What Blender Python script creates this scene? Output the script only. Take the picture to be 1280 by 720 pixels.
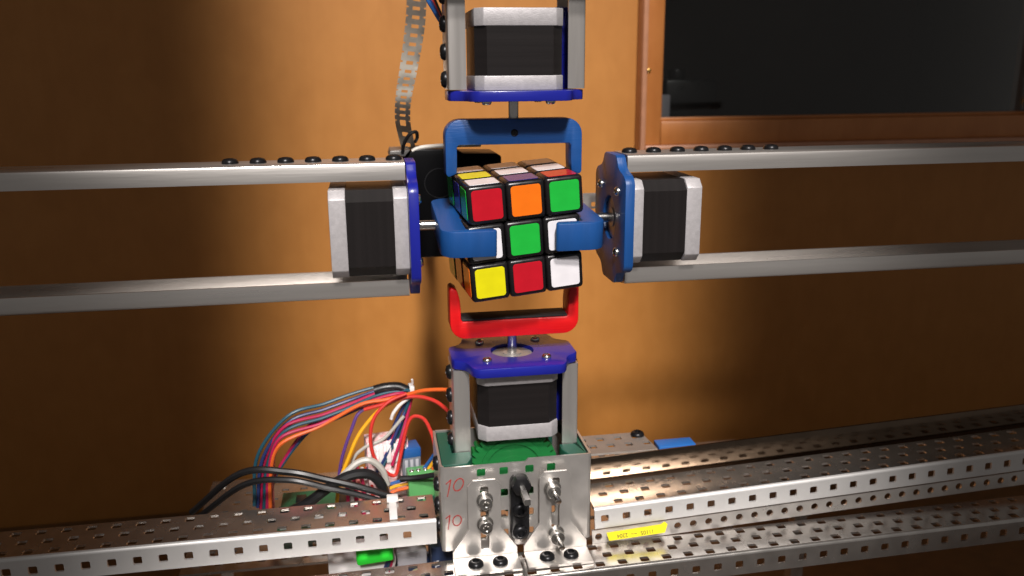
import bpy, bmesh, math, random
from mathutils import Vector, Matrix
random.seed(7)
MM = 0.001
S = bpy.context.scene
COL = S.collection
for o in list(bpy.data.objects):
    bpy.data.objects.remove(o, do_unlink=True)

# ------------------------------------------------------------------ camera, world, lamps, exposure
CAM = Vector((-72.509, -426.375, 74.783))
FW = Vector((0.15891576, 0.95607576, -0.24630249))
RT = Vector((0.98609263, -0.16599795, -0.00812402))
UP = Vector((0.04865289, 0.24158604, 0.96915896))
FPX = 1067.98
cd = bpy.data.cameras.new('camera'); cam = bpy.data.objects.new('camera', cd); COL.objects.link(cam)
cd.sensor_width = 36; cd.lens = 36*FPX/1280; cd.clip_start = 0.01; cd.clip_end = 20
cam.matrix_world = Matrix(((RT.x, UP.x, -FW.x, CAM.x*MM), (RT.y, UP.y, -FW.y, CAM.y*MM), (RT.z, UP.z, -FW.z, CAM.z*MM), (0, 0, 0, 1)))
cd.dof.use_dof = True; cd.dof.focus_distance = 0.41; cd.dof.aperture_fstop = 11
S.camera = cam

world = bpy.data.worlds.new('World'); S.world = world; world.use_nodes = True
bg = world.node_tree.nodes['Background']
bg.inputs[0].default_value = (1.0, 0.93, 0.88, 1); bg.inputs[1].default_value = 0.125

def area(name, loc, target, sx, sy, power, spread, color):
    l = bpy.data.lights.new(name, 'AREA'); l.shape = 'RECTANGLE'; l.size = sx*MM; l.size_y = sy*MM
    l.energy = power; l.spread = math.radians(spread); l.color = color
    o = bpy.data.objects.new(name, l); COL.objects.link(o)
    o.location = Vector(loc)*MM
    d = Vector(target)-Vector(loc)
    o.rotation_euler = d.to_track_quat('-Z', 'Y').to_euler()
    return o
# two added narrow-beam lights, steep key and lower front fill, leaving the sides dim
area('added_key_light', (-6, -800, 1000), (14, 60, 10), 350, 800, 0.84, 7, (1.0, 0.94, 0.89))
area('added_front_fill', (-106, -1080, 900), (14, 60, 0), 350, 720, 0.62, 7, (1.0, 0.95, 0.92))

S.view_settings.view_transform = 'Standard'; S.view_settings.look = 'None'
S.view_settings.exposure = 0.0; S.view_settings.gamma = 1.0

# ------------------------------------------------------------------ helpers
def at(px, py, y):
    """a point in mm on the vertical plane at depth y"""
    v = FW*FPX + RT*(px-640) - UP*(py-360)
    return CAM + v*((y-CAM.y)/v.y)
def atz(px, py, z):
    v = FW*FPX + RT*(px-640) - UP*(py-360)
    return CAM + v*((z-CAM.z)/v.z)

def tag(o, label=None, cat=None, group=None, kind=None):
    if label: o['label'] = label
    if cat: o['category'] = cat
    if group: o['group'] = group
    if kind: o['kind'] = kind
    return o
def empty(name, loc=(0, 0, 0), rot=(0, 0, 0)):
    o = bpy.data.objects.new(name, None); COL.objects.link(o); o.empty_display_size = 0.01
    o.location = Vector(loc)*MM; o.rotation_euler = rot
    return o
def kids(o): return [c for c in bpy.data.objects if c.parent == o]
def copy_tree(o, parent=None):
    c = o.copy(); COL.objects.link(c)
    if parent: c.parent = parent
    for ch in kids(o): copy_tree(ch, c)
    return c

class MB:
    def __init__(s): s.bm = bmesh.new()
    def box(s, x0, x1, y0, y1, z0, z1, bev=0, seg=2, M=None):
        b = bmesh.new()
        bmesh.ops.create_cube(b, size=1)
        for v in b.verts:
            v.co = Vector(((x0+x1)/2+v.co.x*(x1-x0), (y0+y1)/2+v.co.y*(y1-y0), (z0+z1)/2+v.co.z*(z1-z0)))
        if bev: bmesh.ops.bevel(b, geom=list(b.edges), offset=bev, segments=seg, affect='EDGES', profile=.5)
        s.join(b, M); return s
    def prism(s, outer, holes=(), z0=0, z1=1, M=None, bev=0, seg=2):
        b = bmesh.new(); edges = []
        for loop in [outer]+list(holes):
            vs = [b.verts.new((p[0], p[1], z0)) for p in loop]
            edges += [b.edges.new((vs[i], vs[(i+1) % len(vs)])) for i in range(len(vs))]
        if holes:
            bmesh.ops.triangle_fill(b, use_beauty=True, edges=edges, use_dissolve=False)
        else:
            b.faces.new(list(b.verts))
        bmesh.ops.recalc_face_normals(b, faces=b.faces)
        ext = bmesh.ops.extrude_face_region(b, geom=list(b.faces))
        for v in [g for g in ext['geom'] if isinstance(g, bmesh.types.BMVert)]: v.co.z = z1
        bmesh.ops.recalc_face_normals(b, faces=b.faces)
        if bev:
            es = [e for e in b.edges if len(e.link_faces) == 2 and e.calc_face_angle(0) > .6]
            bmesh.ops.bevel(b, geom=es, offset=bev, segments=seg, affect='EDGES', profile=.5)
        s.join(b, M); return s
    def cyl(s, p0, p1, r, n=20, r2=None, bev=0):
        b = bmesh.new(); p0 = Vector(p0); p1 = Vector(p1); d = p1-p0
        bmesh.ops.create_cone(b, cap_ends=True, segments=n, radius1=r, radius2=r if r2 is None else r2, depth=d.length)
        if bev:
            es = [e for e in b.edges if len(e.link_faces) == 2 and e.calc_face_angle(0) > .9]
            bmesh.ops.bevel(b, geom=es, offset=bev, segments=2, affect='EDGES', profile=.5)
        s.join(b, Matrix.Translation((p0+p1)/2) @ d.to_track_quat('Z', 'Y').to_matrix().to_4x4()); return s
    def dome(s, p0, axis, r, h, n=16):
        """button head: a low dome with a hex socket look is added separately"""
        axis = Vector(axis).normalized(); b = bmesh.new(); rings = []
        prof = [(r, 0), (r, h*.25), (r*.92, h*.62), (r*.74, h*.9), (r*.48, h), (r*.46, h), (r*.44, h*.45)]
        for rr, z in prof:
            rings.append([b.verts.new((rr*math.cos(2*math.pi*k/n), rr*math.sin(2*math.pi*k/n), z)) for k in range(n)])
        for a, c in zip(rings, rings[1:]):
            for k in range(n): b.faces.new((a[k], a[(k+1) % n], c[(k+1) % n], c[k]))
        b.faces.new(rings[-1]); b.faces.new(list(reversed(rings[0])))
        s.join(b, Matrix.Translation(Vector(p0)) @ axis.to_track_quat('Z', 'Y').to_matrix().to_4x4()); return s
    def tube(s, pts, r, n=8, smooth=8, closed=False):
        pts = [Vector(p) for p in pts]; path = []
        if smooth and len(pts) > 2:
            P = [pts[0]*2-pts[1]]+pts+[pts[-1]*2-pts[-2]]
            for i in range(1, len(P)-2):
                for k in range(smooth):
                    t = k/smooth; a, b_, c, d = P[i-1], P[i], P[i+1], P[i+2]
                    path.append(.5*((2*b_)+(c-a)*t+(2*a-5*b_+4*c-d)*t*t+(3*b_-a-3*c+d)*t**3))
            path.append(pts[-1])
        else: path = pts
        b = bmesh.new(); rings = []; nrm = None
        for i, p in enumerate(path):
            t = (path[min(i+1, len(path)-1)]-path[max(i-1, 0)]).normalized()
            if nrm is None: nrm = t.orthogonal().normalized()
            nrm = (nrm-t*nrm.dot(t)).normalized(); bn = t.cross(nrm)
            rings.append([b.verts.new(p+(nrm*math.cos(2*math.pi*k/n)+bn*math.sin(2*math.pi*k/n))*r) for k in range(n)])
        for a, c in zip(rings, rings[1:]):
            for k in range(n): b.faces.new((a[k], a[(k+1) % n], c[(k+1) % n], c[k]))
        b.faces.new(rings[-1]); b.faces.new(list(reversed(rings[0])))
        s.join(b); return s
    def join(s, b, M=None):
        me = bpy.data.meshes.new('t'); b.to_mesh(me); b.free()
        if M is not None: me.transform(M)
        s.bm.from_mesh(me); bpy.data.meshes.remove(me)
    def mesh(s, name, mat, smooth=False, ang=35):
        bmesh.ops.recalc_face_normals(s.bm, faces=s.bm.faces)
        me = bpy.data.meshes.new(name)
        for v in s.bm.verts: v.co *= MM
        s.bm.to_mesh(me); s.bm.free(); me.materials.append(mat)
        if smooth:
            me.polygons.foreach_set('use_smooth', [True]*len(me.polygons))
            me.set_sharp_from_angle(angle=math.radians(ang))
        return me
    def build(s, name, mat, parent=None, loc=(0, 0, 0), rot=(0, 0, 0), smooth=True, ang=35):
        return put(name, s.mesh(name, mat, smooth, ang), parent, loc, rot)
def put(name, me, parent=None, loc=(0, 0, 0), rot=(0, 0, 0)):
    o = bpy.data.objects.new(name, me); COL.objects.link(o)
    o.location = Vector(loc)*MM; o.rotation_euler = rot
    if parent: o.parent = parent
    return o
def rrect(x0, x1, y0, y1, r, n=5):
    out = []
    for cx, cy, a0 in ((x1-r, y1-r, 0), (x0+r, y1-r, 90), (x0+r, y0+r, 180), (x1-r, y0+r, 270)):
        for k in range(n+1):
            a = math.radians(a0+90*k/n); out.append((cx+r*math.cos(a), cy+r*math.sin(a)))
    return out
def circ(cx, cy, r, n=24): return [(cx+r*math.cos(2*math.pi*k/n), cy+r*math.sin(2*math.pi*k/n)) for k in range(n)]
def sq(cx, cy, w, h=None):
    h = h or w; c = min(w, h)*.12
    x0, x1, y0, y1 = cx-w/2, cx+w/2, cy-h/2, cy+h/2
    return [(x0+c, y0), (x1-c, y0), (x1, y0+c), (x1, y1-c), (x1-c, y1), (x0+c, y1), (x0, y1-c), (x0, y0+c)]
XZ = Matrix(((1, 0, 0, 0), (0, 0, 1, 0), (0, 1, 0, 0), (0, 0, 0, 1)))      # (a,b,h) -> x=a, y=h, z=b
YZ = Matrix(((0, 0, 1, 0), (1, 0, 0, 0), (0, 1, 0, 0), (0, 0, 0, 1)))      # (a,b,h) -> x=h, y=a, z=b

# ------------------------------------------------------------------ materials
def mat(name, col, rough=.5, metal=0, noise=0, nscale=200, bump=0, bscale=400, stretch=(1, 1, 1), rvar=0, coat=0, spec=.5, emit=None, dirt=None):
    m = bpy.data.materials.new(name); m.use_nodes = True; nt = m.node_tree; N = nt.nodes; L = nt.links
    p = N['Principled BSDF']
    p.inputs['Base Color'].default_value = (*col, 1); p.inputs['Roughness'].default_value = rough; p.inputs['Metallic'].default_value = metal
    p.inputs['Coat Weight'].default_value = coat; p.inputs['Coat Roughness'].default_value = .12
    p.inputs['Specular IOR Level'].default_value = spec
    if emit: p.inputs['Emission Color'].default_value = (*emit[0], 1); p.inputs['Emission Strength'].default_value = emit[1]
    tc = N.new('ShaderNodeTexCoord'); mp = N.new('ShaderNodeMapping'); L.new(tc.outputs['Object'], mp.inputs[0]); mp.inputs['Scale'].default_value = stretch
    def nz(scale, det=4):
        n = N.new('ShaderNodeTexNoise'); n.inputs['Scale'].default_value = scale; n.inputs['Detail'].default_value = det; L.new(mp.outputs[0], n.inputs['Vector']); return n
    if noise:
        n = nz(nscale); r = N.new('ShaderNodeValToRGB'); r.color_ramp.elements[0].position = .3; r.color_ramp.elements[1].position = .7
        d = dirt or tuple(c*(1-noise) for c in col)
        r.color_ramp.elements[0].color = (*d, 1); r.color_ramp.elements[1].color = (*[min(1, c*(1+noise*.5)) for c in col], 1)
        L.new(n.outputs[0], r.inputs[0]); L.new(r.outputs[0], p.inputs['Base Color'])
    if rvar:
        n = nz(nscale*.6+20); mr = N.new('ShaderNodeMapRange'); mr.inputs[1].default_value = .3; mr.inputs[2].default_value = .7
        mr.inputs[3].default_value = max(.02, rough-rvar); mr.inputs[4].default_value = rough+rvar
        L.new(n.outputs[0], mr.inputs[0]); L.new(mr.outputs[0], p.inputs['Roughness'])
    if bump:
        n = nz(bscale, 3); b = N.new('ShaderNodeBump'); b.inputs['Strength'].default_value = bump; b.inputs['Distance'].default_value = .0003
        L.new(n.outputs[0], b.inputs['Height']); L.new(b.outputs[0], p.inputs['Normal'])
    return m
STEEL = mat('zinc_steel', (.64, .61, .58), .34, .78, .12, 90, .06, 300, (1, 1, 1), .08)
STEELD = mat('perforated_steel', (.60, .57, .54), .25, .93, .12, 110, .03, 400, (1, 1, 1), .04)
BRUSH = mat('brushed_channel', (.66, .63, .60), .33, .84, .10, 160, .15, 700, (1, 1, .06), .08)
POLISH = mat('polished_steel', (.17, .125, .09), .16, 1.0, .15, 60, .05, 90)
CAP = mat('cast_cap', (.46, .44, .45), .5, .35, .10, 500, .35, 1600)
LAM = mat('laminated_stator', (.011, .009, .009), .38, .0, .2, 300, .08, 1500, (.02, .02, 1), spec=.3)
BOSS = mat('turned_boss', (.42, .40, .38), .4, .6, .1, 300, .1, 900)
SHAFT = mat('ground_shaft', (.72, .70, .67), .22, 1.0, .08, 300, 0)
BLUED = mat('ultramarine_print', (.009, .014, .26), .30, 0, .14, 160, .18, 900, (.15, .15, 1), .07, .25)
BLUE = mat('royal_blue_print', (.008, .068, .25), .40, 0, .10, 160, .4, 1300, (.12, .12, 1), .07)
RED = mat('red_print', (.66, .004, .006), .42, 0, .10, 160, .4, 1300, (.12, .12, 1), .07)
RUBBER = mat('black_rubber', (.022, .020, .020), .7, 0, .25, 300, .3, 900)
BLACK = mat('black_plastic', (.008, .008, .009), .35, 0, .2, 200, .1, 700, rvar=.1)
CUBEP = mat('cube_plastic', (.008, .007, .008), .28, 0, .2, 200, .05, 500, rvar=.08)
BOLT = mat('black_oxide', (.018, .018, .020), .32, .6, .3, 500, .1, 900)
GREEN = mat('green_print', (.008, .16, .035), .5, 0, .15, 160, .25, 1200, (.12, .12, 1), .07)
GREEND = mat('dark_green_print', (.012, .085, .055), .5, 0, .15, 160, .25, 1200, (.12, .12, 1))
GREENP = mat('board_green', (.01, .10, .045), .35, 0, .2, 200)
WHITEP = mat('white_plastic', (.78, .76, .74), .45, 0, .06, 200)
ST = {k: mat('sticker_'+k, c, .22, 0, .07, 140, .4, 150, rvar=.05, coat=.3) for k, c in dict(
    red=(.50, .006, .018), orange=(.85, .17, .006), green=(.012, .44, .045), white=(.80, .78, .82),
    yellow=(.72, .66, .004), blue=(.020, .022, .20)).items()}
def wood(name, c1, c2, rough=.45):
    m = bpy.data.materials.new(name); m.use_nodes = True; nt = m.node_tree; N = nt.nodes; L = nt.links; p = N['Principled BSDF']
    tc = N.new('ShaderNodeTexCoord')
    mp = N.new('ShaderNodeMapping'); mp.inputs['Scale'].default_value = (1, 1, .06); L.new(tc.outputs['Object'], mp.inputs[0])
    a = N.new('ShaderNodeTexNoise'); a.inputs['Scale'].default_value = 160; a.inputs['Detail'].default_value = 6; L.new(mp.outputs[0], a.inputs[0])
    mp2 = N.new('ShaderNodeMapping'); mp2.inputs['Scale'].default_value = (1, 1, .7); L.new(tc.outputs['Object'], mp2.inputs[0])
    b = N.new('ShaderNodeTexNoise'); b.inputs['Scale'].default_value = 38; b.inputs['Detail'].default_value = 3; b.inputs['Distortion'].default_value = .6; L.new(mp2.outputs[0], b.inputs[0])
    c = N.new('ShaderNodeTexNoise'); c.inputs['Scale'].default_value = 70; c.inputs['Detail'].default_value = 4; L.new(mp2.outputs[0], c.inputs[0])
    m1 = N.new('ShaderNodeMath'); m1.operation = 'MULTIPLY_ADD'; m1.inputs[1].default_value = .18; L.new(a.outputs[0], m1.inputs[0])
    m2 = N.new('ShaderNodeMath'); m2.operation = 'MULTIPLY'; m2.inputs[1].default_value = .45; L.new(b.outputs[0], m2.inputs[0]); L.new(m2.outputs[0], m1.inputs[2])
    m3 = N.new('ShaderNodeMath'); m3.operation = 'MULTIPLY_ADD'; m3.inputs[1].default_value = .3; L.new(c.outputs[0], m3.inputs[0]); L.new(m1.outputs[0], m3.inputs[2])
    r = N.new('ShaderNodeValToRGB'); r.color_ramp.elements[0].position = .3; r.color_ramp.elements[1].position = .62
    r.color_ramp.elements[0].color = (*c1, 1); r.color_ramp.elements[1].color = (*c2, 1)
    L.new(m3.outputs[0], r.inputs[0]); L.new(r.outputs[0], p.inputs['Base Color'])
    p.inputs['Roughness'].default_value = rough
    bu = N.new('ShaderNodeBump'); bu.inputs['Strength'].default_value = .08; bu.inputs['Distance'].default_value = .0005
    L.new(a.outputs[0], bu.inputs['Height']); L.new(bu.outputs[0], p.inputs['Normal'])
    return m
WALL = wood('maple_veneer', (.37, .145, .025), (.43, .178, .036), .55)
TRIM = wood('stained_trim', (.40, .135, .03), (.50, .19, .05), .4)
TABLE = wood('table_top', (.10, .05, .02), (.16, .08, .03))

# ------------------------------------------------------------------ setting: veneered wall with a recess, table
WY = 330
wx0, wx1, wz0, wz1 = 184, 560, 26, 300      # opening behind the glazed frame
b = MB()
for x0, x1, z0, z1 in ((-900, wx0, -700, 700), (wx1, 1100, -700, 700), (wx0, wx1, -700, wz0), (wx0, wx1, wz1, 700)):
    b.box(x0, x1, WY, WY+18, z0, z1)
tag(b.build('wall', WALL, smooth=False), kind='structure')
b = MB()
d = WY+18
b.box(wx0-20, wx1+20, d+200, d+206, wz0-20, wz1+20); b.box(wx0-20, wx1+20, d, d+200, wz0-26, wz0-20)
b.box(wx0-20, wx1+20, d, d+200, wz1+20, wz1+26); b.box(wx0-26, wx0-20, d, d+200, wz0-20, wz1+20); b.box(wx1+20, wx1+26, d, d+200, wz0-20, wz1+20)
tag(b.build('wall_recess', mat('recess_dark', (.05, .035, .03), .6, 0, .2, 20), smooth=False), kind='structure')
b = MB(); b.box(-900, 1100, -330, WY-.5, -345, -318, 2)
tag(b.build('table_surface', TABLE), kind='structure')

w = tag(empty('cabinet_window', (wx0, WY, wz0)), 'glazed wooden cabinet door with stained frame set in the veneered wall', 'window')
b = MB()
fx = 172
b.box(fx-wx0, 3, -14, -.02, 9-wz0, wz1+20-wz0, 1.5); b.box(3.01, wx1-wx0-2, -14, -.02, 9-wz0, 30-wz0, 1.5)
b.box(wx1-wx0-1.99, wx1-wx0+20, -14, -.02, 9-wz0, wz1+20-wz0, 1.5); b.box(3.01, wx1-wx0-2, -14, -.02, wz1-wz0-4, wz1-wz0+20, 1.5)
b.build('frame', TRIM, w)
b = MB(); b.box(fx-wx0-5, fx-wx0-.01, -18, -.02, 4-wz0, wz1+24-wz0, 1.8); b.box(fx-wx0, wx1-wx0+20, -18, -.02, 4-wz0, 8.99-wz0, 1.8)
b.build('moulding', mat('worn_moulding', (.50, .24, .14), .35, 0, .15, 60, 0), w)
b = MB(); b.box(3.02, 5, -9, -1, 32-wz0, wz1-wz0-6, .8); b.box(3.02, wx1-wx0-4, -9, -1, 30.02-wz0, 33-wz0, .8); b.build('bead', TRIM, w)
g = bpy.data.materials.new('pane_glass'); g.use_nodes = True; nt = g.node_tree; nt.nodes.remove(nt.nodes['Principled BSDF'])
tr = nt.nodes.new('ShaderNodeBsdfTransparent'); tr.inputs[0].default_value = (.86, .87, .86, 1); gs = nt.nodes.new('ShaderNodeBsdfGlossy'); gs.inputs['Roughness'].default_value = .04
fr = nt.nodes.new('ShaderNodeFresnel'); fr.inputs[0].default_value = 1.5; mx = nt.nodes.new('ShaderNodeMixShader')
nt.links.new(fr.outputs[0], mx.inputs[0]); nt.links.new(tr.outputs[0], mx.inputs[1]); nt.links.new(gs.outputs[0], mx.inputs[2]); nt.links.new(mx.outputs[0], nt.nodes['Material Output'].inputs[0])
b = MB(); b.box(5.02, wx1-wx0-3, -5, -2, 33.02-wz0, wz1-wz0-6); b.build('pane', g, w, smooth=False)
b = MB(); ps = at(811, 88, WY-14); b.dome((ps.x-wx0, -14, ps.z-wz0), (0, -1, 0), 2.2, 1.4); b.build('screw', mat('brass', (.6, .38, .12), .35, 1), w)
p0 = at(817, 140, 400); p1 = at(832, 118, 400)
b = MB(); b.box(p0.x-4, p1.x, 385, 425, wz0-20, p1.z, 1.5)
tag(b.build('storage_box', mat('grey_card', (.34, .33, .37), .6, 0, .1, 60)), 'pale grey box behind the cabinet glass, lowest left', 'box')
b = MB(); b.box(p1.x+4, p1.x+58, 410, 460, wz0-20, p1.z+14, 3); b.cyl((p1.x+22, 432, p1.z+13.5), (p1.x+22, 432, p1.z+24), 9, bev=1)
tag(b.build('dark_canister', BLACK), 'black lidded canister behind the cabinet glass, right of the grey box', 'canister')

# ------------------------------------------------------------------ puzzle cube
CUBE = tag(empty('puzzle_cube', (-1.0, -0.4, -2.5)), 'scrambled black puzzle cube with coloured stickers held between the blue claws', 'puzzle cube')
CUBE.rotation_euler = (math.radians(2.6), math.radians(-4.3), math.radians(4.4))
P = 19.0
cb = MB(); cb.box(-9.42, 9.42, -9.42, 9.42, -9.42, 9.42, 1.9, 4); cubie_me = cb.mesh('cubie', CUBEP, True, 60)
st_me = {}
for k in ST:
    s_ = MB(); s_.prism(rrect(-7.35, 7.35, -7.35, 7.35, 1.5), (), 9.40, 9.66, bev=.1, seg=1); st_me[k] = s_.mesh('sticker', ST[k], True)
FR = {(-1, 1): 'red', (0, 1): 'orange', (1, 1): 'green', (-1, 0): 'white', (0, 0): 'green', (1, 0): 'white', (-1, -1): 'yellow', (0, -1): 'red', (1, -1): 'white'}
TP = {(-1, -1): 'white', (0, -1): 'blue', (1, -1): 'red', (-1, 0): 'yellow', (0, 0): 'white', (1, 0): 'white', (-1, 1): 'white', (0, 1): 'white', (1, 1): 'white'}
LF = {(-1, 1): 'green', (0, 1): 'blue', (1, 1): 'green', (-1, 0): 'orange', (0, 0): 'orange', (1, 0): 'blue', (-1, -1): 'orange', (0, -1): 'red', (1, -1): 'green'}
pool = ['blue', 'yellow', 'orange', 'green', 'red', 'yellow', 'blue', 'orange', 'yellow']
TW = {1: -.6, 0: .3, -1: 1.2}
for ix in (-1, 0, 1):
    for iy in (-1, 0, 1):
        for iz in (-1, 0, 1):
            if ix == iy == iz == 0: continue
            a = math.radians(TW[iz]); x, y = ix*P, iy*P
            sh = {1: 1.1, 0: -1.2, -1: -1.4}[iz]
            c = put('cubie', cubie_me, CUBE, (x*math.cos(a)-y*math.sin(a)+sh, x*math.sin(a)+y*math.cos(a), iz*P), (0, 0, a))
            H = math.pi/2
            if iy == -1: put('sticker', st_me[FR[(ix, iz)]], c, rot=(H, 0, 0))
            if iz == 1: put('sticker', st_me[TP[(ix, iy)]], c)
            if ix == -1: put('sticker', st_me[LF[(iy, iz)]], c, rot=(0, -H, 0))
            if ix == 1: put('sticker', st_me[pool[(iy+1)*3+iz+1]], c, rot=(0, H, 0))
            if iy == 1: put('sticker', st_me[pool[8-((ix+1)*3+iz+1)]], c, rot=(-H, 0, 0))
            if iz == -1: put('sticker', st_me[pool[((ix+1)*3+iy+4) % 9]], c, rot=(math.pi, 0, 0))

# ------------------------------------------------------------------ grippers (local frame: claw opens towards +z, outer face of the base at z=0)
def gripper(name, m, half, base, length, w, pad=False):
    tp = 1.6 if pad else .35
    root = empty(name)
    t = 5.6
    def arc(cx, cz, r, a0, a1, n=7): return [(cx+r*math.cos(math.radians(a0+(a1-a0)*k/n)), cz+r*math.sin(math.radians(a0+(a1-a0)*k/n))) for k in range(n+1)]
    R = 8
    out = arc(-half+R, R, R, 180, 270)+arc(half-R, R, R, 270, 360)
    out += arc(half-1.8, length-1.8, 1.8, 0, 90, 4)+[(half-t+tp, length-1.5), (half-t+tp*.25, length-6), (half-t, length-11), (half-t, base+1)]+[(half-t-1, base), (-half+t+1, base), (-half+t, base+1), (-half+t, length-11), (-half+t-tp*.25, length-6), (-half+t-tp, length-1.5)]+arc(-half+1.8, length-1.8, 1.8, 90, 180, 4)
    b = MB(); b.prism(out, (), -w/2, w/2, XZ, bev=.55, seg=2); b.build('claw', m, root, ang=40)
    if not pad:
        b = MB(); b.dome((0, -w/2+.25, base*.55), (0, -1, 0), 1.9, .7); b.cyl((0, -w/2-.25, base*.55), (0, -w/2-.55, base*.55), .8, 8); b.build('set_screw', BOLT, root)
    if pad:
        b = MB(); b.box(-half+t+.4, half-t-.4, -w/2+.3, w/2-.3, base+.05, base+1.3, .3); b.build('rubber_pad', RUBBER, root)
    return root
R90 = math.pi/2
gt = gripper('gripper', BLUE, 34.2, 12.3, 27.6, 13); gt.location = Vector((-.8, 0, 52))*MM; gt.rotation_euler = (0, math.pi, 0)
tag(gt, 'blue printed claw reaching down over the top of the puzzle cube', 'gripper', 'printed grippers round the cube')
gl = gripper('gripper', BLUE, 34.6, 12.3, 26.5, 12.8); gl.location = Vector((-40.6, 0, -1.2))*MM; gl.rotation_euler = (Matrix.Rotation(math.radians(5.2), 3, 'X') @ Matrix.Rotation(R90, 3, 'Y') @ Matrix.Rotation(R90, 3, 'Z')).to_euler()
tag(gl, 'blue printed claw clasping the left side of the puzzle cube', 'gripper', 'printed grippers round the cube')
gr = gripper('gripper', BLUE, 34.6, 10.5, 24.8, 13.6); gr.location = Vector((39.2, 0, -0.6))*MM; gr.rotation_euler = (Matrix.Rotation(math.radians(3.4), 3, 'X') @ Matrix.Rotation(-R90, 3, 'Y') @ Matrix.Rotation(-R90, 3, 'Z')).to_euler()
tag(gr, 'blue printed claw clasping the right side of the puzzle cube', 'gripper', 'printed grippers round the cube')
gb = gripper('gripper', RED, 33.8, 9.2, 27.2, 13.4, True); gb.location = Vector((-1.2, 0, -59.3))*MM
tag(gb, 'red printed claw with black pad waiting below the puzzle cube', 'gripper', 'printed grippers round the cube')

# ------------------------------------------------------------------ motor, mount, housing (local: plate face towards the cube at z=0, outwards is -z)
q = [(33, 7.5), (32, 9.5), (29.5, 10.8), (27.3, 12.2), (25.8, 14.5), (25, 17.5), (24.2, 20), (22.5, 22.4), (20, 23.4)]
q = [(x, y*1.2) for x, y in q]
PLATE = q+[(-x, y) for x, y in reversed(q)]+[(-x, -y) for x, y in q]+[(x, -y) for x, y in reversed(q)]
def bolt_me(r, h, m):
    b = MB(); b.dome((0, 0, 0), (0, 0, 1), r, h); return b.mesh('bolt', m, True, 50)
BOLT_ME = bolt_me(4.0, 2.4, BOLT); SCREW_ME = bolt_me(2.5, 1.9, SHAFT); SMALL_ME = bolt_me(3.4, 2.2, BOLT)
def mount(m, ln=92):
    root = empty('motor_mount')
    b = MB(); b.prism(PLATE, [circ(0, 0, 11.4, 32)], -4.8, 0, bev=.4, seg=2); b.build('mount_plate', m, root, ang=40)
    for sx in (-1, 1):
        # C channel: web outside, flanges turned inward front and back, small edge radii
        o, i_, f, th = 33.2, 32.0, 24.6, 1.2
        pts = [(f, -13), (o-1.6, -13), (o-.5, -12.6), (o, -11.5), (o, 11.5), (o-.5, 12.6), (o-1.6, 13), (f, 13), (f, 13-th), (i_-.8, 13-th), (i_, 13-th-.8), (i_, -13+th+.8), (i_-.8, -13+th), (f, -13+th)]
        if sx < 0: pts = [(-x, y) for x, y in pts]
        b = MB(); b.prism(pts, (), -ln, -5.3); b.build('channel', BRUSH, root, ang=30)
        for k in range(4 if ln < 100 else 7):
            put('bolt', BOLT_ME, root, (sx*33.2, 0, -10-12.9*k), (0, sx*R90, 0))
    for sx in (-1, 1):
        for sy in (-1, 1): put('screw', SCREW_ME, root, (sx*15.5, sy*15.5, 0))
    return root
def motor():
    root = empty('stepper_motor')
    def oct_(h, c): return [(h, -h+c), (h, h-c), (h-c, h), (-h+c, h), (-h, h-c), (-h, -h+c), (-h+c, -h), (h-c, -h)]
    b = MB(); b.prism(oct_(21.15, 4), (), -11.7, -4.9, bev=.5); b.build('front_cap', CAP, root)
    b = MB(); b.prism(oct_(20.9, 5.2), (), -34, -11.7); b.build('stator', LAM, root)
    b = MB(); b.prism(oct_(21.15, 4), (), -42, -34, bev=.5); b.build('rear_cap', CAP, root)
    b = MB(); b.cyl((0, 0, -4.9), (0, 0, -1.6), 10.8, 32, bev=.3); b.cyl((0, 0, -1.7), (0, 0, -1.0), 5, 24); b.build('boss', BOSS, root)
    return root
def shaft(root, ln):
    b = MB(); b.cyl((0, 0, -4), (0, 0, ln), 2.5, 20); b.build('shaft', SHAFT, root)
def gear():
    root = empty('spur_gear'); n = 40; r0, r1 = 21.6, 24.4; pts = []
    for k in range(n):
        for f, r in ((-.42, r0), (-.2, r1), (.2, r1), (.42, r0)):
            a = 2*math.pi*(k+f)/n; pts.append((r*math.cos(a), r*math.sin(a)))
    b = MB(); b.prism(pts, [sq(0, 0, 4)], -4, 4, XZ)
    b.build('toothed_rim', GREEN, root, smooth=False)
    b = MB(); b.prism(circ(0, 0, 18, 40), [circ(0, 0, 15, 40)], -5, -4.01, XZ); b.prism(circ(0, 0, 8, 24), [circ(0, 0, 3, 24)], -6, -4.01, XZ); b.build('hub_ring', GREEN, root)
    return root
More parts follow.
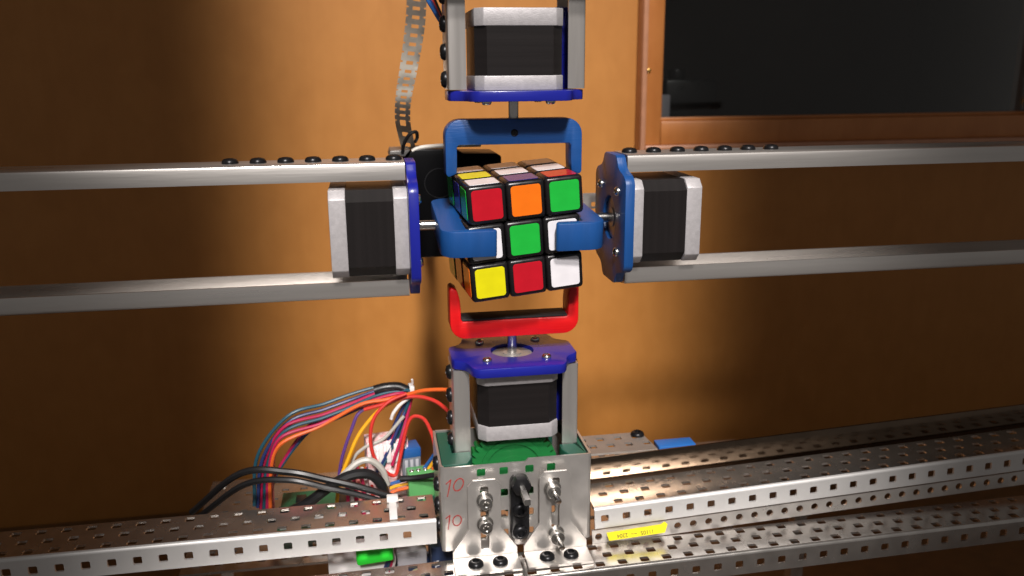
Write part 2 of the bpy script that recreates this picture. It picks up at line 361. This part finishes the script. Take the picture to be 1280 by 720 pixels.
# slide housing: local origin at the arm axis, top edge of the sheet at z=-118
HX0, HX1, HZ0, HZ1, HY0, HY1 = -41.5, 37.5, -166.5, -118, -30, 16
def housing():
    root = empty('slide_housing')
    holes = []
    for ix, x in enumerate((-20.5, -8.8, 4.6, 16)):
        for iz, z in enumerate((-123.8, -136, -148, -159)):
            holes.append(sq(x, z, 4.4))
    # front sheet with a small step where two sheets meet at the top edge
    outl = [(HX0+2, HZ0), (HX1-2, HZ0), (HX1-2, HZ1+.0), (4, HZ1), (2.5, HZ1-1.6), (HX0+2, HZ1-1.6)]
    b = MB(); b.prism(outl, holes, HY0, HY0+1.2, XZ); b.build('front_sheet', STEEL, root, smooth=False)
    for sx, x in ((-1, HX0), (1, HX1)):
        pts = [(x-sx*2, HY0), (x-sx*.8, HY0+.25), (x-sx*.2, HY0+.9), (x, HY0+2), (x, HY1), (x-sx*1.2, HY1), (x-sx*1.2, HY0+2.3), (x-sx*1.5, HY0+1.5), (x-sx*2, HY0+1.2)]
        b = MB(); b.prism(pts, (), HZ0, HZ1-(.8 if sx < 0 else 0)); b.build('side_sheet', STEEL, root, ang=50)
        for k in range(4): put('bolt', BOLT_ME, root, (x, -14, -124-11.8*k), (0, sx*R90, 0))
    b = MB(); b.box(HX0+1.3, HX1-1.3, HY1-1.2, HY1-.01, HZ0, HZ1-.5); b.build('back_sheet', STEEL, root, smooth=False)
    for sx in (-1, 1):
        X = lambda v: sx*v
        xo = (HX1-1.6) if sx > 0 else -(HX0+1.6)
        pts = [(X(xo), -27.5), (X(xo), 14), (X(23.8), 14), (X(23.8), 13.5), (X(33.6), 13.5), (X(33.6), -13.5), (X(23.8), -13.5), (X(23.8), -20), (X(27), -27.5)]
        b = MB(); b.prism(pts, (), -160, -119.2, bev=.3, seg=1); b.build('slide_guide', GREEND, root, ang=40)
    return root
mA = motor(); shaft(mA, 11)
arms = dict(bottom=((-1.9, 0, -69), 0, BLUED), left=((-50, 0, -.2), R90, BLUED), right=((50, 0, .5), -R90, BLUE), top=((-.2, 0, 61), math.pi, BLUED))
mtxt = dict(bottom='black and silver stepper motor upright under the red claw', left='black and silver stepper motor lying left of the puzzle cube',
            right='black and silver stepper motor lying right of the puzzle cube', top='black and silver stepper motor hanging above the blue top claw')
ptxt = dict(bottom='ultramarine plate on two steel channels below the red claw', left='ultramarine plate on two steel channels left of the puzzle cube',
            right='lighter blue plate on two steel channels right of the puzzle cube', top='ultramarine plate on two steel channels above the blue top claw')
htxt = dict(bottom='bent steel housing marked with red handwritten 10 under the lower motor', left='bent steel housing at the outer end of the left motor channels',
            right='bent steel housing at the outer end of the right motor channels', top='bent steel housing at the upper end of the top motor channels')
gtxt = dict(bottom='green toothed gear under the lower motor inside its housing', left='green toothed gear in the left housing', right='green toothed gear in the right housing', top='green toothed gear in the top housing')
mounts = {}; H0 = None; G0 = None
for k, (loc, ang, pm) in arms.items():
    mo = mA if k == 'bottom' else copy_tree(mA)
    mo.location = Vector(loc)*MM; mo.rotation_euler = (0, ang, 0); tag(mo, mtxt[k], 'motor', 'stepper motors of the four arms')
    if k != 'top': mounts[k] = mount(pm, 92 if k == 'bottom' else 330); mt = mounts[k]
    else: mt = copy_tree(mounts['bottom'])
    mt.location = Vector(loc)*MM; mt.rotation_euler = (0, ang, 0); tag(mt, ptxt[k], 'motor mount', 'motor mounts of the four arms')
    if k in ('left', 'right'): continue
    ax = {'bottom': Vector((-2.9, 0, 0)), 'left': Vector((0, 0, -.2)), 'right': Vector((0, 0, .5)), 'top': Vector((0, 0, 0))}[k]
    if H0 is None: h = H0 = housing(); g_ = G0 = gear()
    else: h = copy_tree(H0); g_ = copy_tree(G0)
    h.location = ax*MM; h.rotation_euler = (0, ang, 0); tag(h, htxt[k], 'housing', 'slide housings of the arms')
    M_ = Matrix.Rotation(ang, 3, 'Y')
    g_.location = (ax+M_ @ Vector((-1, -9, -132)))*MM; g_.rotation_euler = (0, ang, 0); tag(g_, gtxt[k], 'gear', 'gears of the slides')

for k, sx in (('bottom', 1), ('top', -1)):
    b = MB(); b.box(min(sx*21.9, sx*31.6), max(sx*21.9, sx*31.6), 4, 11, -44, -4.9, .5); b.build('spacer_wall', BLUED, mounts[k] if k in mounts else [o for o in bpy.data.objects if o.get('label') == ptxt[k]][0])
# red handwriting on the bottom housing front
INK = mat('red_marker', (.36, .03, .025), .5, 0, .3, 500)
def stroke(b, pts, wd):
    P_ = [Vector(p) for p in pts]; n = len(P_)
    for i in range(n-1):
        d = (P_[i+1]-P_[i]).normalized()*.18; nn = Vector((-d.y, d.x)).normalized()*wd/2*(1 if i % 2 else .8)
        a, c = P_[i]-d, P_[i+1]+d
        b.prism([tuple(a+nn), tuple(a-nn), tuple(c-nn), tuple(c+nn)], (), HY0-.10-.004*(i % 3), HY0-.02, XZ)
for (ox, oz), sc, tilt in (((-35.2, -130), 1.15, .25), ((-36.0, -149.6), 1.0, .08)):
    b = MB()
    one = [(-3.2, 2.2), (-1.2, 3.6), (-1.6, -1), (-1.9, -4.2)]
    zero = [(2.6+2.2*math.cos(t), 2.9*math.sin(t)) for t in [math.pi/2+2*math.pi*k/14 for k in range(15)]]
    for ln in (one, zero): stroke(b, [(ox+sc*(x+tilt*z*.5), oz+sc*(z+tilt*x)) for x, z in ln], .62)
    b.build('handwriting', INK, H0, smooth=False)

# ------------------------------------------------------------------ gusset brackets in front of the bottom housing
def spacer(p, ln, r=3.4, tip=None):
    b = MB(); x, y, z = p
    hexp = [(r*math.cos(math.pi/3*k+.2), r*math.sin(math.pi/3*k+.2)) for k in range(6)]
    T = Matrix.Translation((x, 0, z)) @ XZ
    b.prism(circ(0, 0, r, 18), [circ(0, 0, 1.6, 12)], y-ln, y, T, bev=.25, seg=1)
    b.prism(circ(0, 0, r*1.25, 18), (), y-1.4, y-.02, T)
    return b
def gusset(x, z_top, label, slots):
    root = tag(empty('gusset_bracket', (x, -34, -170)), label, 'bracket', 'steel gusset brackets at the foot of the housing')
    zt = z_top+170
    out = [(-8.5, zt-3.2), (-5.8, zt), (5.8, zt), (8.5, zt-3.2), (8.5, 17.5), (16.8, 5.5), (16.8, 2.0), (-16.8, 2.0), (-16.8, 5.5), (-8.5, 17.5)]
    slot = rrect(-2.1, 2.1, 6, zt-3.8, 1.2)
    b = MB(); b.prism(out, [slot], -1.3, 0, XZ, bev=.15, seg=1); b.build('upright_plate', STEEL, root, smooth=False)
    # bend + foot
    prof = [(-1.3, 2.02), (-1.5, 1.1), (-2.2, .6), (-3, .45), (-15.5, .45), (-15.5, 1.6), (-3, 1.6), (-2.6, 1.62), (0, 2.02)]
    b = MB(); b.prism([(y, z) for y, z in prof], (), -16.8, 16.8, YZ); 
    b.build('foot', STEEL, root, smooth=True)
    for dx in (-5.8, 6.8): put('bolt', BOLT_ME, root, (dx, -8, 1.6))
    return root
gA = gusset(-22.6, -125.2, 'left steel gusset bracket with two hollow spacers in its slot', 2)
gB = gusset(14.4, -123.6, 'right steel gusset bracket with two spacers holding bare rods', 2)
for z in (34.4, 21): 
    spacer((0, -1.4, z), 6.0).build('spacer', SHAFT, gA)
for z, dx in ((37.6, -2.0), (11.5, .0)):
    spacer((dx, -1.4, z), 6.5, 3.6).build('spacer', SHAFT, gB)
    b = MB(); b.cyl((dx, -7, z), (dx+.6, -15, z-1.2), 1.55, 14, bev=.3); b.build('rod', SHAFT, gB)
# black bearing block with square shaft between the brackets
br = tag(empty('bearing_block', (-4.2, -31.3, -143)), 'black bearing block with a square steel shaft between the two gussets', 'bearing')
b = MB(); b.prism(rrect(-4.8, 4.8, -17.5, 18, 3.5), (), -4.2, 0, XZ, bev=.4); b.build('block', BLACK, br)
b = MB(); b.prism([(5.2*math.cos(math.pi/3*k), 15+5.2*math.sin(math.pi/3*k)) for k in range(6)], (), -10, -4.3, XZ, bev=.5); b.build('collar', BLACK, br)
b = MB(); b.prism(sq(0, 14.5, 3.1), (), -25, 12, XZ); b.build('square_shaft', SHAFT, br, smooth=False)
for z in (-.5, -13): put('bolt', BOLT_ME, br, (0, -4.2, z), (R90, 0, 0))

# ------------------------------------------------------------------ perforated rails
PT = 11.8
def perf_rail(name, x0, x1, top, y0, y1, front_h, label, m=STEELD, phase=0, rows=3, fm=None, back_h=0):
    """channel lying on its web: perforated web on top, perforated flange turned down in front"""
    root = tag(empty(name, (x0, y0, top)), label, 'rail', 'perforated steel rails of the frame')
    L_ = x1-x0; D = y1-y0; holes = []; n = int(L_/PT)
    for r in range(rows):
        yy = D*(r+.5)/rows+.4
        for k in range(n+1):
            xx = phase+PT*(k+(.5 if r % 2 else 0))
            if 4 < xx < L_-4: holes.append(sq(xx, yy, 4.7, 4.2))
    b = MB(); b.prism([(0, 1.6), (L_, 1.6), (L_, D), (0, D)], holes, -1.2, 0); b.build('web', m, root, smooth=False)
    holes = [sq(phase+PT*(k+.25), -front_h/2-.6, 4.2) for k in range(n+1) if 4 < phase+PT*(k+.25) < L_-4]
    b = MB(); b.prism([(0, -front_h), (L_, -front_h), (L_, -1.6), (0, -1.6)], holes, 0, 1.2, XZ); b.build('flange', fm or m, root, smooth=False)
    pr = [(1.6, 0), (.7, -.2), (.2, -.7), (0, -1.6), (1.2, -1.6), (1.6, -1.2)]
    b = MB(); b.prism(pr, (), 0, L_, YZ); b.build('bend', fm or m, root, ang=60)
    return root
LIGHTM = mat('bright_zinc', (.72, .71, .70), .5, .55, .06, 60, .05, 300)
perf_rail('perforated_rail', -300, -47.2, -146, -33, -6, 13.6, 'upper perforated rail running left from the marked housing', phase=-1, fm=LIGHTM)
rr_ = perf_rail('perforated_rail', 35.8, 400, -148.2, -33, -6, 12, 'upper perforated rail running right from the marked housing', phase=2.5, fm=LIGHTM)
TILT = math.radians(-2.6); rr_.rotation_euler.y = TILT
lr_ = perf_rail('perforated_rail', -300, 400, -175, -55, -31.5, 13, 'long lowest perforated rail along the front under both brackets', phase=4, fm=STEELD); lr_.rotation_euler.y = math.radians(-.9)
# strip with round holes standing behind the lowest rail
L_ = 360; b = MB()
b.prism([(0, 0), (L_, 0), (L_, 8.6), (0, 8.6)], [circ(3.5+8.8*k, 4.6, 2.0, 14) for k in range(40)], 0, 1.2, XZ)
o = b.build('round_hole_strip', STEEL, loc=(35.5, -31.3, -170.6), rot=(0, TILT, 0), smooth=False); tag(o, 'narrow steel strip with a row of round holes beneath the yellow tag', 'strip')
# yellow tag with printing
yt = tag(empty('cable_tag', (58.3, -36, -162.2), (0, TILT, 0)), 'yellow printed tag hanging under the right upper rail', 'tag')
b = MB(); b.prism([(-15.5, -2.6), (15, -2.4), (17, 1.8), (15.6, 3.3), (13.2, 2.2), (-16.5, 1.7)], (), 0, .6); b.build('tag_body', mat('yellow_tag', (.80, .68, .01), .45, 0, .08, 100), yt, rot=(math.radians(72), 0, 0), smooth=False)
def text(s, name, size, m, parent, loc, rot):
    c = bpy.data.curves.new(name, 'FONT'); c.body = s; c.size = size*MM; c.extrude = .00004; c.align_x = 'CENTER'; c.align_y = 'CENTER'
    t = bpy.data.objects.new(name, c); COL.objects.link(t); dg = bpy.context.evaluated_depsgraph_get()
    me = bpy.data.meshes.new_from_object(t.evaluated_get(dg)); bpy.data.objects.remove(t, do_unlink=True)
    me.materials.clear(); me.materials.append(m)
    return put(name, me, parent, loc, rot)
INKB = mat('black_print', (.03, .03, .02), .6)
text('11105  ~~  2204', 'print', 3.0, INKB, yt, (-1, -.92, -.5), (Matrix.Rotation(math.radians(72), 3, 'X') @ Matrix.Rotation(math.pi, 3, 'Z')).to_euler())
# polished sheet and rear perforated deck on the right
b = MB(); b.box(0, 330, 0, 1.4, 0, 15.5, .3)
tag(b.build('polished_sheet', POLISH, loc=(39, -4.0, -149.3), rot=(math.radians(2), TILT, 0)), 'polished steel sheet mirroring the holes of the right upper rail', 'sheet')
dk = tag(empty('deck_plate', (36, -3, -131.5)), 'grey perforated deck plate behind the polished sheet with one black screw', 'plate')
hl = [sq(5+10.5*k+(4 if r else 0), 18-9*r, 4.2, 4.2) for r in range(2) for k in range(4 if not r else 4)]
b = MB(); b.prism([(0, 0), (44, 0), (41.5, 24), (0, 24)], hl, -1.2, 0); b.build('sheet', mat('grey_zinc', (.42, .39, .36), .45, .7, .1, 80), dk, smooth=False)
put('screw', BOLT_ME, dk, (38.5, 20, 0))
b = MB(); b.box(3, 9, 12, 18, -60.4, -1.25); b.box(32, 38, 12, 18, -60.4, -1.25); b.build('support_leg', STEELD, dk)
b = MB(); b.box(0, 22, 0, 10, -2, 1.0, .6)
tag(b.build('plastic_bar', mat('bright_blue', (.02, .13, .42), .4, 0, .1, 60), loc=(82, 0, -133)), 'bright blue plastic bar beside the grey deck plate', 'bar')
# tray for the electronics behind the rails
b = MB(); hs = [sq(8+PT*k+(PT/2 if j % 2 else 0), 8+PT*j, 4.4) for j in range(9) for k in range(30)]
tray = tag(empty('electronics_tray', (-186, 14, -192)), 'wide perforated steel tray under the electronics behind the rails', 'tray')
b.prism([(0, 0), (372, 0), (372, 112), (0, 112)], hs, -1.5, 0); b.build('tray_sheet', STEELD, tray, smooth=False)
lb = MB(); lb.box(-4, 4, -4, 4, -126, -1.55); leg_me = lb.mesh('leg', STEELD)
for x_, y_ in ((5, 5), (367, 5), (5, 107), (367, 107)): put('leg', leg_me, tray, (x_, y_, 0))

# ------------------------------------------------------------------ strap, rear box, small things behind the cube
b = bmesh.new()
path = [at(523, -30, 66), at(521, 0, 66), at(519, 30, 66), at(515, 60, 64), at(510, 90, 60), at(506, 112, 54), at(503.5, 132, 52), at(503.5, 152, 56), at(507, 170, 62), at(511, 186, 66)]
def cr(P_, t):
    n = len(P_)-1; i = min(int(t*n), n-1); f = t*n-i
    a, b_, c, d = P_[max(i-1, 0)], P_[i], P_[i+1], P_[min(i+2, n)]
    return .5*((2*b_)+(c-a)*f+(2*a-5*b_+4*c-d)*f*f+(3*b_-a-3*c+d)*f**3)
NR = 120
cols = [-5.4, -4.2, -2.0, 2.0, 4.2, 5.4]
grid = []
for i in range(NR+1):
    p = cr(path, i/NR); wd = 1.0-.22*min(1, max(0, (i/NR-.25)/.4))
    grid.append([b.verts.new((p.x+c*wd+.0, p.y+c*.12, p.z-c*.1)) for c in cols])
for i in range(NR):
    ph = i % 5
    for j in range(5):
        lower = i > 92
        if not lower and ph in (2, 3) and (j == 2 or (j in (0, 4) and ph == 2)): continue
        if lower and j == 2 and (i % 10) in (3, 4, 5, 6): continue
        b.faces.new((grid[i][j], grid[i][j+1], grid[i+1][j+1], grid[i+1][j]))
bmesh.ops.solidify(b, geom=list(b.faces), thickness=.9)
mb = MB(); mb.join(b); o = mb.build('slotted_strap', mat('dull_steel', (.36, .34, .30), .45, .8, .2, 120), smooth=False)
tag(o, 'curved slotted steel strap hanging down behind the top motor', 'strap')
bx = tag(empty('black_enclosure', (-27, 75, 10)), 'glossy black enclosure half hidden behind the cube', 'enclosure')
b = MB(); b.prism([(-33, -40), (30, -40), (30, 17.5), (27, 19.2), (8, 19.8), (4, 22), (-20, 22.5), (-24, 19), (-33, 18.5)], (), -14, 14, XZ, bev=.8); b.build('case', mat('gloss_black', (.003, .003, .0035), .3, 0, .1, 50, spec=.08), bx)
b = MB(); b.box(-9, 9, 14.05, 254, -36, -22, 1); b.build('wall_arm', BLACK, bx)
b = MB(); b.prism(circ(-6, 3, 8.6, 40), [circ(-6, 3, 8.1, 40)], -14.5, -14.02, XZ); b.build('lens_ring', BLACK, bx)
b = MB(); b.prism([(-34, 18.7), (-25, 18.9), (-22, 22.4), (-33, 22.2)], (), -17, 10, XZ, bev=.4); b.build('flap', mat('grey_flap', (.20, .19, .18), .4, .6), bx)
b = MB(); b.tube([at(515, 189, 62), at(522, 185.5, 62), at(533, 183.5, 62), at(556, 182, 66), at(600, 181, 80)], 1.2)
tag(b.build('pale_cable', mat('pale_grey', (.62, .58, .52), .5)), 'pale grey cable lying along the top of the black enclosure', 'cable')
b = MB(); b.tube([at(503, 191, 58), at(505, 180, 56), at(512, 168, 54), at(520, 165, 55), at(521.5, 172, 58), at(519, 177, 62)], 1.0)
tag(b.build('black_loop', BLACK), 'short black cable loop at the foot of the slotted strap', 'cable')
b = MB(); p0 = at(722, 242, 50)
b.prism([(0, -9), (14, -9), (14, 0), (0, 0)], [sq(9.5, -6.5, 2.6)], 0, 1.2, XZ)
tag(b.build('steel_tab', STEEL, loc=tuple(p0), smooth=False), 'small pale steel tab peeking between cube and right plate', 'bracket')

# ------------------------------------------------------------------ wiring and electronics on the left
WC = {k: mat('wire_'+k, c, .38, 0, .06, 200) for k, c in dict(red=(.55, .03, .02), orange=(.70, .12, .02), yellow=(.75, .36, .01), navy=(.02, .035, .13), teal=(.015, .075, .11),
      crimson=(.42, .012, .07), purple=(.10, .04, .20), white=(.70, .66, .64), black=(.010, .010, .011), grey=(.42, .40, .36), green=(.02, .22, .06), pink=(.75, .22, .20), blue=(.015, .09, .30)).items()}
def wire(name, col, pts, r, label, group='loose wires left of the lower motor'):
    b = MB(); b.tube([at(*p) for p in pts], r*(1.25 if r < 1.2 else 1))
    return tag(b.build(name, WC[col]), label, 'wire' if r < 1.5 else 'cable', group)
TIE = (513, 489)
wire('wire', 'teal', [(318, 632, 40), (322, 570, 38), (360, 520, 40), (405, 505, 45), (438, 493, 48), (470, 484, 50), (497, 482, 50), (512, 488, 48), (505, 520, 44), (492, 555, 40), (475, 590, 36)], .8, 'dark teal wire arching highest over the wiring bundle')
wire('wire', 'navy', [(322, 634, 42), (328, 575, 40), (360, 528, 42), (405, 512, 46), (438, 500, 48), (472, 488, 48), (500, 484, 48), (514, 490, 46), (500, 530, 40), (486, 562, 38), (470, 592, 36)], .8, 'navy wire just under the highest teal wire of the bundle')
wire('wire', 'crimson', [(326, 636, 44), (330, 580, 42), (355, 534, 40), (405, 518, 44), (438, 505, 46), (470, 492, 46), (498, 486, 46), (514, 490, 44), (509, 520, 42), (500, 552, 38), (490, 582, 36)], .8, 'crimson wire under the navy one, dropping behind the white tie')
wire('wire', 'teal', [(330, 636, 40), (334, 584, 39), (355, 540, 38), (405, 522, 42), (438, 509, 44), (472, 494, 44), (498, 489, 44), (513, 493, 42), (496, 540, 42), (480, 575, 40)], .8, 'second teal wire running lower along the bundle')
wire('wire', 'crimson', [(334, 637, 38), (336, 590, 37), (350, 548, 36), (400, 530, 40), (438, 513, 42), (470, 499, 42), (497, 492, 42), (511, 492, 44)], .8, 'crimson wire ending at the white tie')
wire('wire', 'orange', [(338, 638, 38), (338, 595, 37), (350, 556, 36), (402, 532, 40), (450, 506, 40), (480, 500, 40), (506, 494, 40), (530, 488, 36), (558, 487, 30), (568, 488, 28)], .9, 'orange wire passing the white tie to the motor, upper of two')
wire('wire', 'red', [(455, 512, 39), (480, 505, 38), (505, 497, 38), (525, 496, 36), (545, 502, 32), (562, 515, 26)], .9, 'red wire passing the white tie to the motor, lower of two')
wire('wire', 'yellow', [(495, 500, 42), (475, 512, 38), (458, 530, 36), (446, 548, 34), (436, 572, 32), (424, 605, 31), (420, 645, 36)], .9, 'yellow wire sweeping down left from the bundle')
wire('wire', 'pink', [(342, 639, 44), (341, 590, 43), (352, 540, 42), (405, 524, 44), (450, 508, 44), (480, 503, 44), (508, 494, 44)], .7, 'pink wire inside the bundle left of the white tie')
wire('wire', 'purple', [(506, 492, 46), (472, 506, 46), (450, 515, 44), (440, 535, 42), (426, 580, 40), (420, 640, 42)], .8, 'purple wire turning down at the left of the bundle')
wire('wire', 'white', [(513, 496, 40), (500, 506, 38), (492, 516, 36), (489, 524, 36)], .8, 'loose white tail hanging from the tie')
wire('wire', 'red', [(508, 492, 36), (486, 502, 34), (468, 522, 32), (463, 548, 30), (468, 572, 29), (480, 588, 28), (494, 594, 29), (500, 572, 31), (508, 535, 34), (516, 521, 35), (530, 524, 34), (540, 543, 30), (544, 560, 26)], .85, 'long red wire looping in a wide ring in front of the bundle')
wire('wire', 'navy', [(512, 494, 43), (498, 520, 42), (480, 560, 40), (458, 588, 40)], .8, 'navy wire descending from the tie in front of the teal ones')
wire('wire', 'grey', [(505, 520, 40), (480, 548, 38), (455, 560, 38), (440, 580, 38), (434, 640, 42)], .8, 'pale grey wire crossing behind the red ring')
wire('wire', 'blue', [(562, 540, 24), (548, 560, 28), (530, 585, 32), (512, 598, 30), (494, 603, 28), (486, 606, 27)], .8, 'blue wire of the small ribbon beside the housing')
wire('wire', 'yellow', [(563, 545, 24), (549, 566, 27), (532, 590, 31), (512, 603, 29), (494, 608, 27), (487, 611, 26)], .8, 'yellow wire of the small ribbon beside the housing')
wire('wire', 'orange', [(564, 550, 24), (550, 572, 26), (534, 596, 30), (514, 608, 28), (496, 613, 26), (488, 617, 25)], .8, 'orange wire of the small ribbon beside the housing')
wire('hose', 'grey', [(372, 650, 40), (380, 640, 26), (395, 625, 20), (428, 595, 22), (448, 578, 24), (464, 576, 24), (478, 588, 24), (484, 606, 24)], 1.9, 'pale grey hose arching over the red connectors')
wire('hose', 'black', [(340, 650, 40), (362, 640, 24), (385, 628, 16), (425, 600, 18), (450, 592, 19), (468, 596, 20), (479, 612, 20), (484, 640, 20)], 3.0, 'thick black hose arching under the pale grey one')
wire('cable', 'black', [(240, 640, 40), (300, 592, 14), (360, 590, 6), (410, 600, 4), (450, 609, 3), (490, 621, 3), (520, 631, 4), (545, 640, 8)], 1.9, 'thick black cable sloping to the rail, upper of two')
wire('cable', 'black', [(250, 645, 40), (305, 606, 12), (360, 600, 2), (410, 610, 0), (450, 619, 0), (485, 629, 0), (512, 637, 2), (535, 646, 6)], 1.7, 'thick black cable sloping to the rail, lower of two')
wire('cable', 'black', [(500, 598, 24), (520, 597, 22), (540, 594, 18), (556, 591, 14)], 1.6, 'short black cable entering the housing side')
for k in range(9):
    c = ['crimson', 'white', 'crimson', 'pink', 'crimson', 'white', 'red', 'crimson', 'navy'][k]
    x = 432+5.2*k
    o = wire('wire', c, [(x-6, 585, 46+k % 3*3), (x, 600, 40+k % 2*5), (x+3, 622, 36+k % 3*3), (x+2, 650, 38)], .9, 'wire in the crimson and white bunch under the black hose', 'crimson and white wires under the black hose')
b = MB(); b.tube([at(468, 488, 46), at(482, 484.5, 46), at(498, 484, 46), at(510, 489, 45)], 3.0, 12)
tag(b.build('heat_shrink_sleeve', BLACK), 'black sleeve gathering the bundle just left of the white tie', 'sleeve')
for k_, (c_, d_, lb) in enumerate((('navy', 0, 'navy wire fanning low under the black sleeve'), ('purple', 4, 'purple wire fanning low under the black sleeve'), ('teal', 8, 'teal wire fanning lowest under the black sleeve'), ('crimson', -4, 'crimson wire fanning close under the black sleeve'))):
    wire('wire', c_, [(338, 640-d_, 48+k_), (344, 596, 46), (385, 536+d_*.6, 46), (425, 515+d_*.8, 47), (462, 500+d_*.6, 47), (495, 490+d_*.2, 47), (513, 491, 45), (508, 512, 44), (494+d_*.5, 545, 42), (476+d_, 580, 40), (470+d_, 600, 40)], .8, lb)
# tie on the bundle
tie = tag(empty('zip_tie', tuple(at(513, 489, 45))), 'white zip tie with loose tail round the wiring bundle', 'zip tie')
b = MB(); b.prism(rrect(-2.6, 2.6, -4.6, 4.6, 1.5), [rrect(-1.9, 1.9, -3.9, 3.9, 1.2)], -.9, .9, Matrix.Rotation(math.radians(8), 4, 'Z') @ YZ); b.build('loop', WHITEP, tie)
b = MB(); b.box(-.4, 2.2, -4.6, -1.6, 1.2, 4.4, .4); b.build('lock_head', WHITEP, tie)
b = MB(); b.tube([(.6, -3, 3.5), (1.2, -4, 6.5), (1.0, -5, 9)], .7); b.build('tail', WHITEP, tie)
zt = tag(empty('zip_tie', (-68.5, -19.5, -145.7)), 'white zip tie wrapped over the left upper rail', 'zip tie')
b = MB(); b.box(-2.0, 2.0, -10.5, 10, 0, 1.0, .3); b.build('band', WHITEP, zt)
b = MB(); b.box(-3.0, 3.0, 7.5, 12, 0, 3.0, .6); b.build('lock_head', WHITEP, zt)
# connectors, blocks, boxes
def thing_box(name, c, w_, d_, h_, m, label, cat, rz=0, bev=.6):
    root = tag(empty(name, tuple(c), (0, 0, math.radians(rz))), label, cat)
    b = MB(); b.box(-w_/2, w_/2, -d_/2, d_/2, -h_/2, h_/2, bev); b.build('case', m, root)
    return root
SPECK = mat('white_red_print', (.80, .72, .71), .5, 0, .5, 420, 0, dirt=(.75, .30, .32))
wb = thing_box('connector_block', at(484, 586, 46), 24, 14, 42, SPECK, 'white connector block speckled red behind the red wire ring', 'connector', 8)
for k in range(5):
    b = MB(); b.box(-10+4.4*k, -7.2+4.4*k, -9, -7.05, 8, 19, .3); b.build('plug', WHITEP, wb)
bt = thing_box('terminal_block', at(512, 574, 44), 11, 12, 17, mat('terminal_grey', (.16, .17, .20), .5), 'blue topped terminal block between connectors and housing', 'terminal block', 10)
b = MB(); b.box(-5.6, 5.6, -6.2, 6.2, 3.6, 9.4, .5); b.build('lid', WC['blue'], bt)
for k in range(3):
    b = MB(); b.box(-4.2+3.2*k, -2.4+3.2*k, -6.5, -6.05, -7, 2.5, .1); b.build('slot_cover', mat('slot_grey', (.40, .40, .44), .5), bt)
gbk = thing_box('terminal_block', at(528, 612, 30), 17, 10, 26, mat('terminal_green', (.10, .34, .11), .45, 0, .1, 100), 'green screw terminal block beside the housing', 'terminal block', 6)
for k in range(4):
    b = MB(); b.box(-7.4+4*k, -4.6+4*k, -5.4, -5.05, -8, -2, .1); b.build('port', GREEND, gbk)
    b = MB(); b.dome((-6+4*k, -1, 13), (0, 0, 1), 1.5, .8); b.build('screw', SHAFT, gbk)
wt = thing_box('white_carton', at(452, 716, 12), 36, 30, 26, mat('carton_white', (.74, .71, .70), .6, 0, .05, 60), 'white carton with faint red printing under the left rail', 'carton', 4)
for r_ in range(3): text('IIIIII', 'print', 2.4, INK, wt, (9-5*r_, -15.05, 3), (R90, 0, 0))
b = MB(); b.box(-10, 9.5, -6, 6, -3.4, 3.4, 1.2)
tag(b.build('green_label', mat('fluor_green', (.03, .80, .05), .5), loc=tuple(at(469, 690, -8)), rot=(0, math.radians(-4), 0)), 'bright green plastic clip lying on the white carton', 'clip')
gx = thing_box('grey_carton', at(513, 692, 16), 17, 16, 12, mat('carton_grey', (.50, .48, .50), .6, 0, .06, 60), 'pale grey carton above the navy one', 'carton', 4)
NAVY = mat('carton_navy', (.014, .028, .075), .5, 0, .15, 80)
nb = thing_box('navy_carton', at(519, 716, 14), 32, 22, 17, NAVY, 'navy carton with a round cream emblem', 'carton', 4)
b = MB(); b.prism(circ(0, 0, 4.2, 28), (), -11.16, -11.02, XZ); b.build('emblem', mat('cream', (.48, .46, .25), .5), nb, loc=(0, 0, 5.5))
b = MB(); b.prism(circ(0, 0, 2.6, 28), (), -11.26, -11.17, XZ); b.build('emblem_centre', mat('sage', (.25, .34, .22), .5), nb, loc=(0, 0, 5.5))
nl = thing_box('navy_carton', at(552, 704, 8), 13, 16, 30, NAVY, 'upright navy carton lettered SILENT next to the housing', 'carton', 4)
text('SILENT', 'lettering', 4.0, WHITEP, nl, (-3.0, -8.06, 1.0), (R90, math.radians(78), 0))
for k, (c, dx) in enumerate((('teal', 0), ('crimson', 3.2), ('white', 6.0), ('navy', -3))):
    wire('wire', c, [(486+dx, 676, 0), (484+dx, 688, -3), (487+dx, 700, -3), (483+dx, 714, -1), (478+dx, 730, 2)], .8, '%s wire hanging under the left rail before the cartons' % {'teal': 'teal', 'crimson': 'crimson', 'white': 'white', 'navy': 'dark navy'}[c], 'wires hanging under the left rail')
pcb = tag(empty('circuit_board', (-104, 62, -186)), 'green circuit board on the tray under the wiring bundle', 'circuit board')
b = MB(); b.box(-32, 32, -24, 24, 0, 1.6); b.build('board', GREENP, pcb, smooth=False)
for x_, y_, w_, d_ in ((-16, -8, 12, 12), (6, 6, 9, 14), (18, -10, 7, 5), (-20, 12, 6, 8)):
    b = MB(); b.box(x_-w_/2, x_+w_/2, y_-d_/2, y_+d_/2, 1.61, 3.6, .2); b.build('chip', BLACK, pcb)
for x_ in (-24, -8, 8, 24):
    b = MB(); b.box(x_-6, x_+6, -22.5, -17.5, 1.61, 9, .3); b.build('header', WHITEP, pcb)
# wires to the top motor
for k, (c, dx) in enumerate((('red', 0), ('navy', -3), ('black', 3), ('blue', -6))):
    wire('wire', c, [(528+dx, -40, 30), (537+dx, -8, 28), (546+dx*.7, 12, 22), (554+dx*.4, 28, 12), (566, 44, 6)], .8, '%s motor wire at the upper left of the top channel' % {'red': 'red', 'navy': 'navy', 'black': 'black', 'blue': 'mid blue'}[c], 'wires of the top motor')

# ------------------------------------------------------------------ render settings
S.render.engine = 'CYCLES'
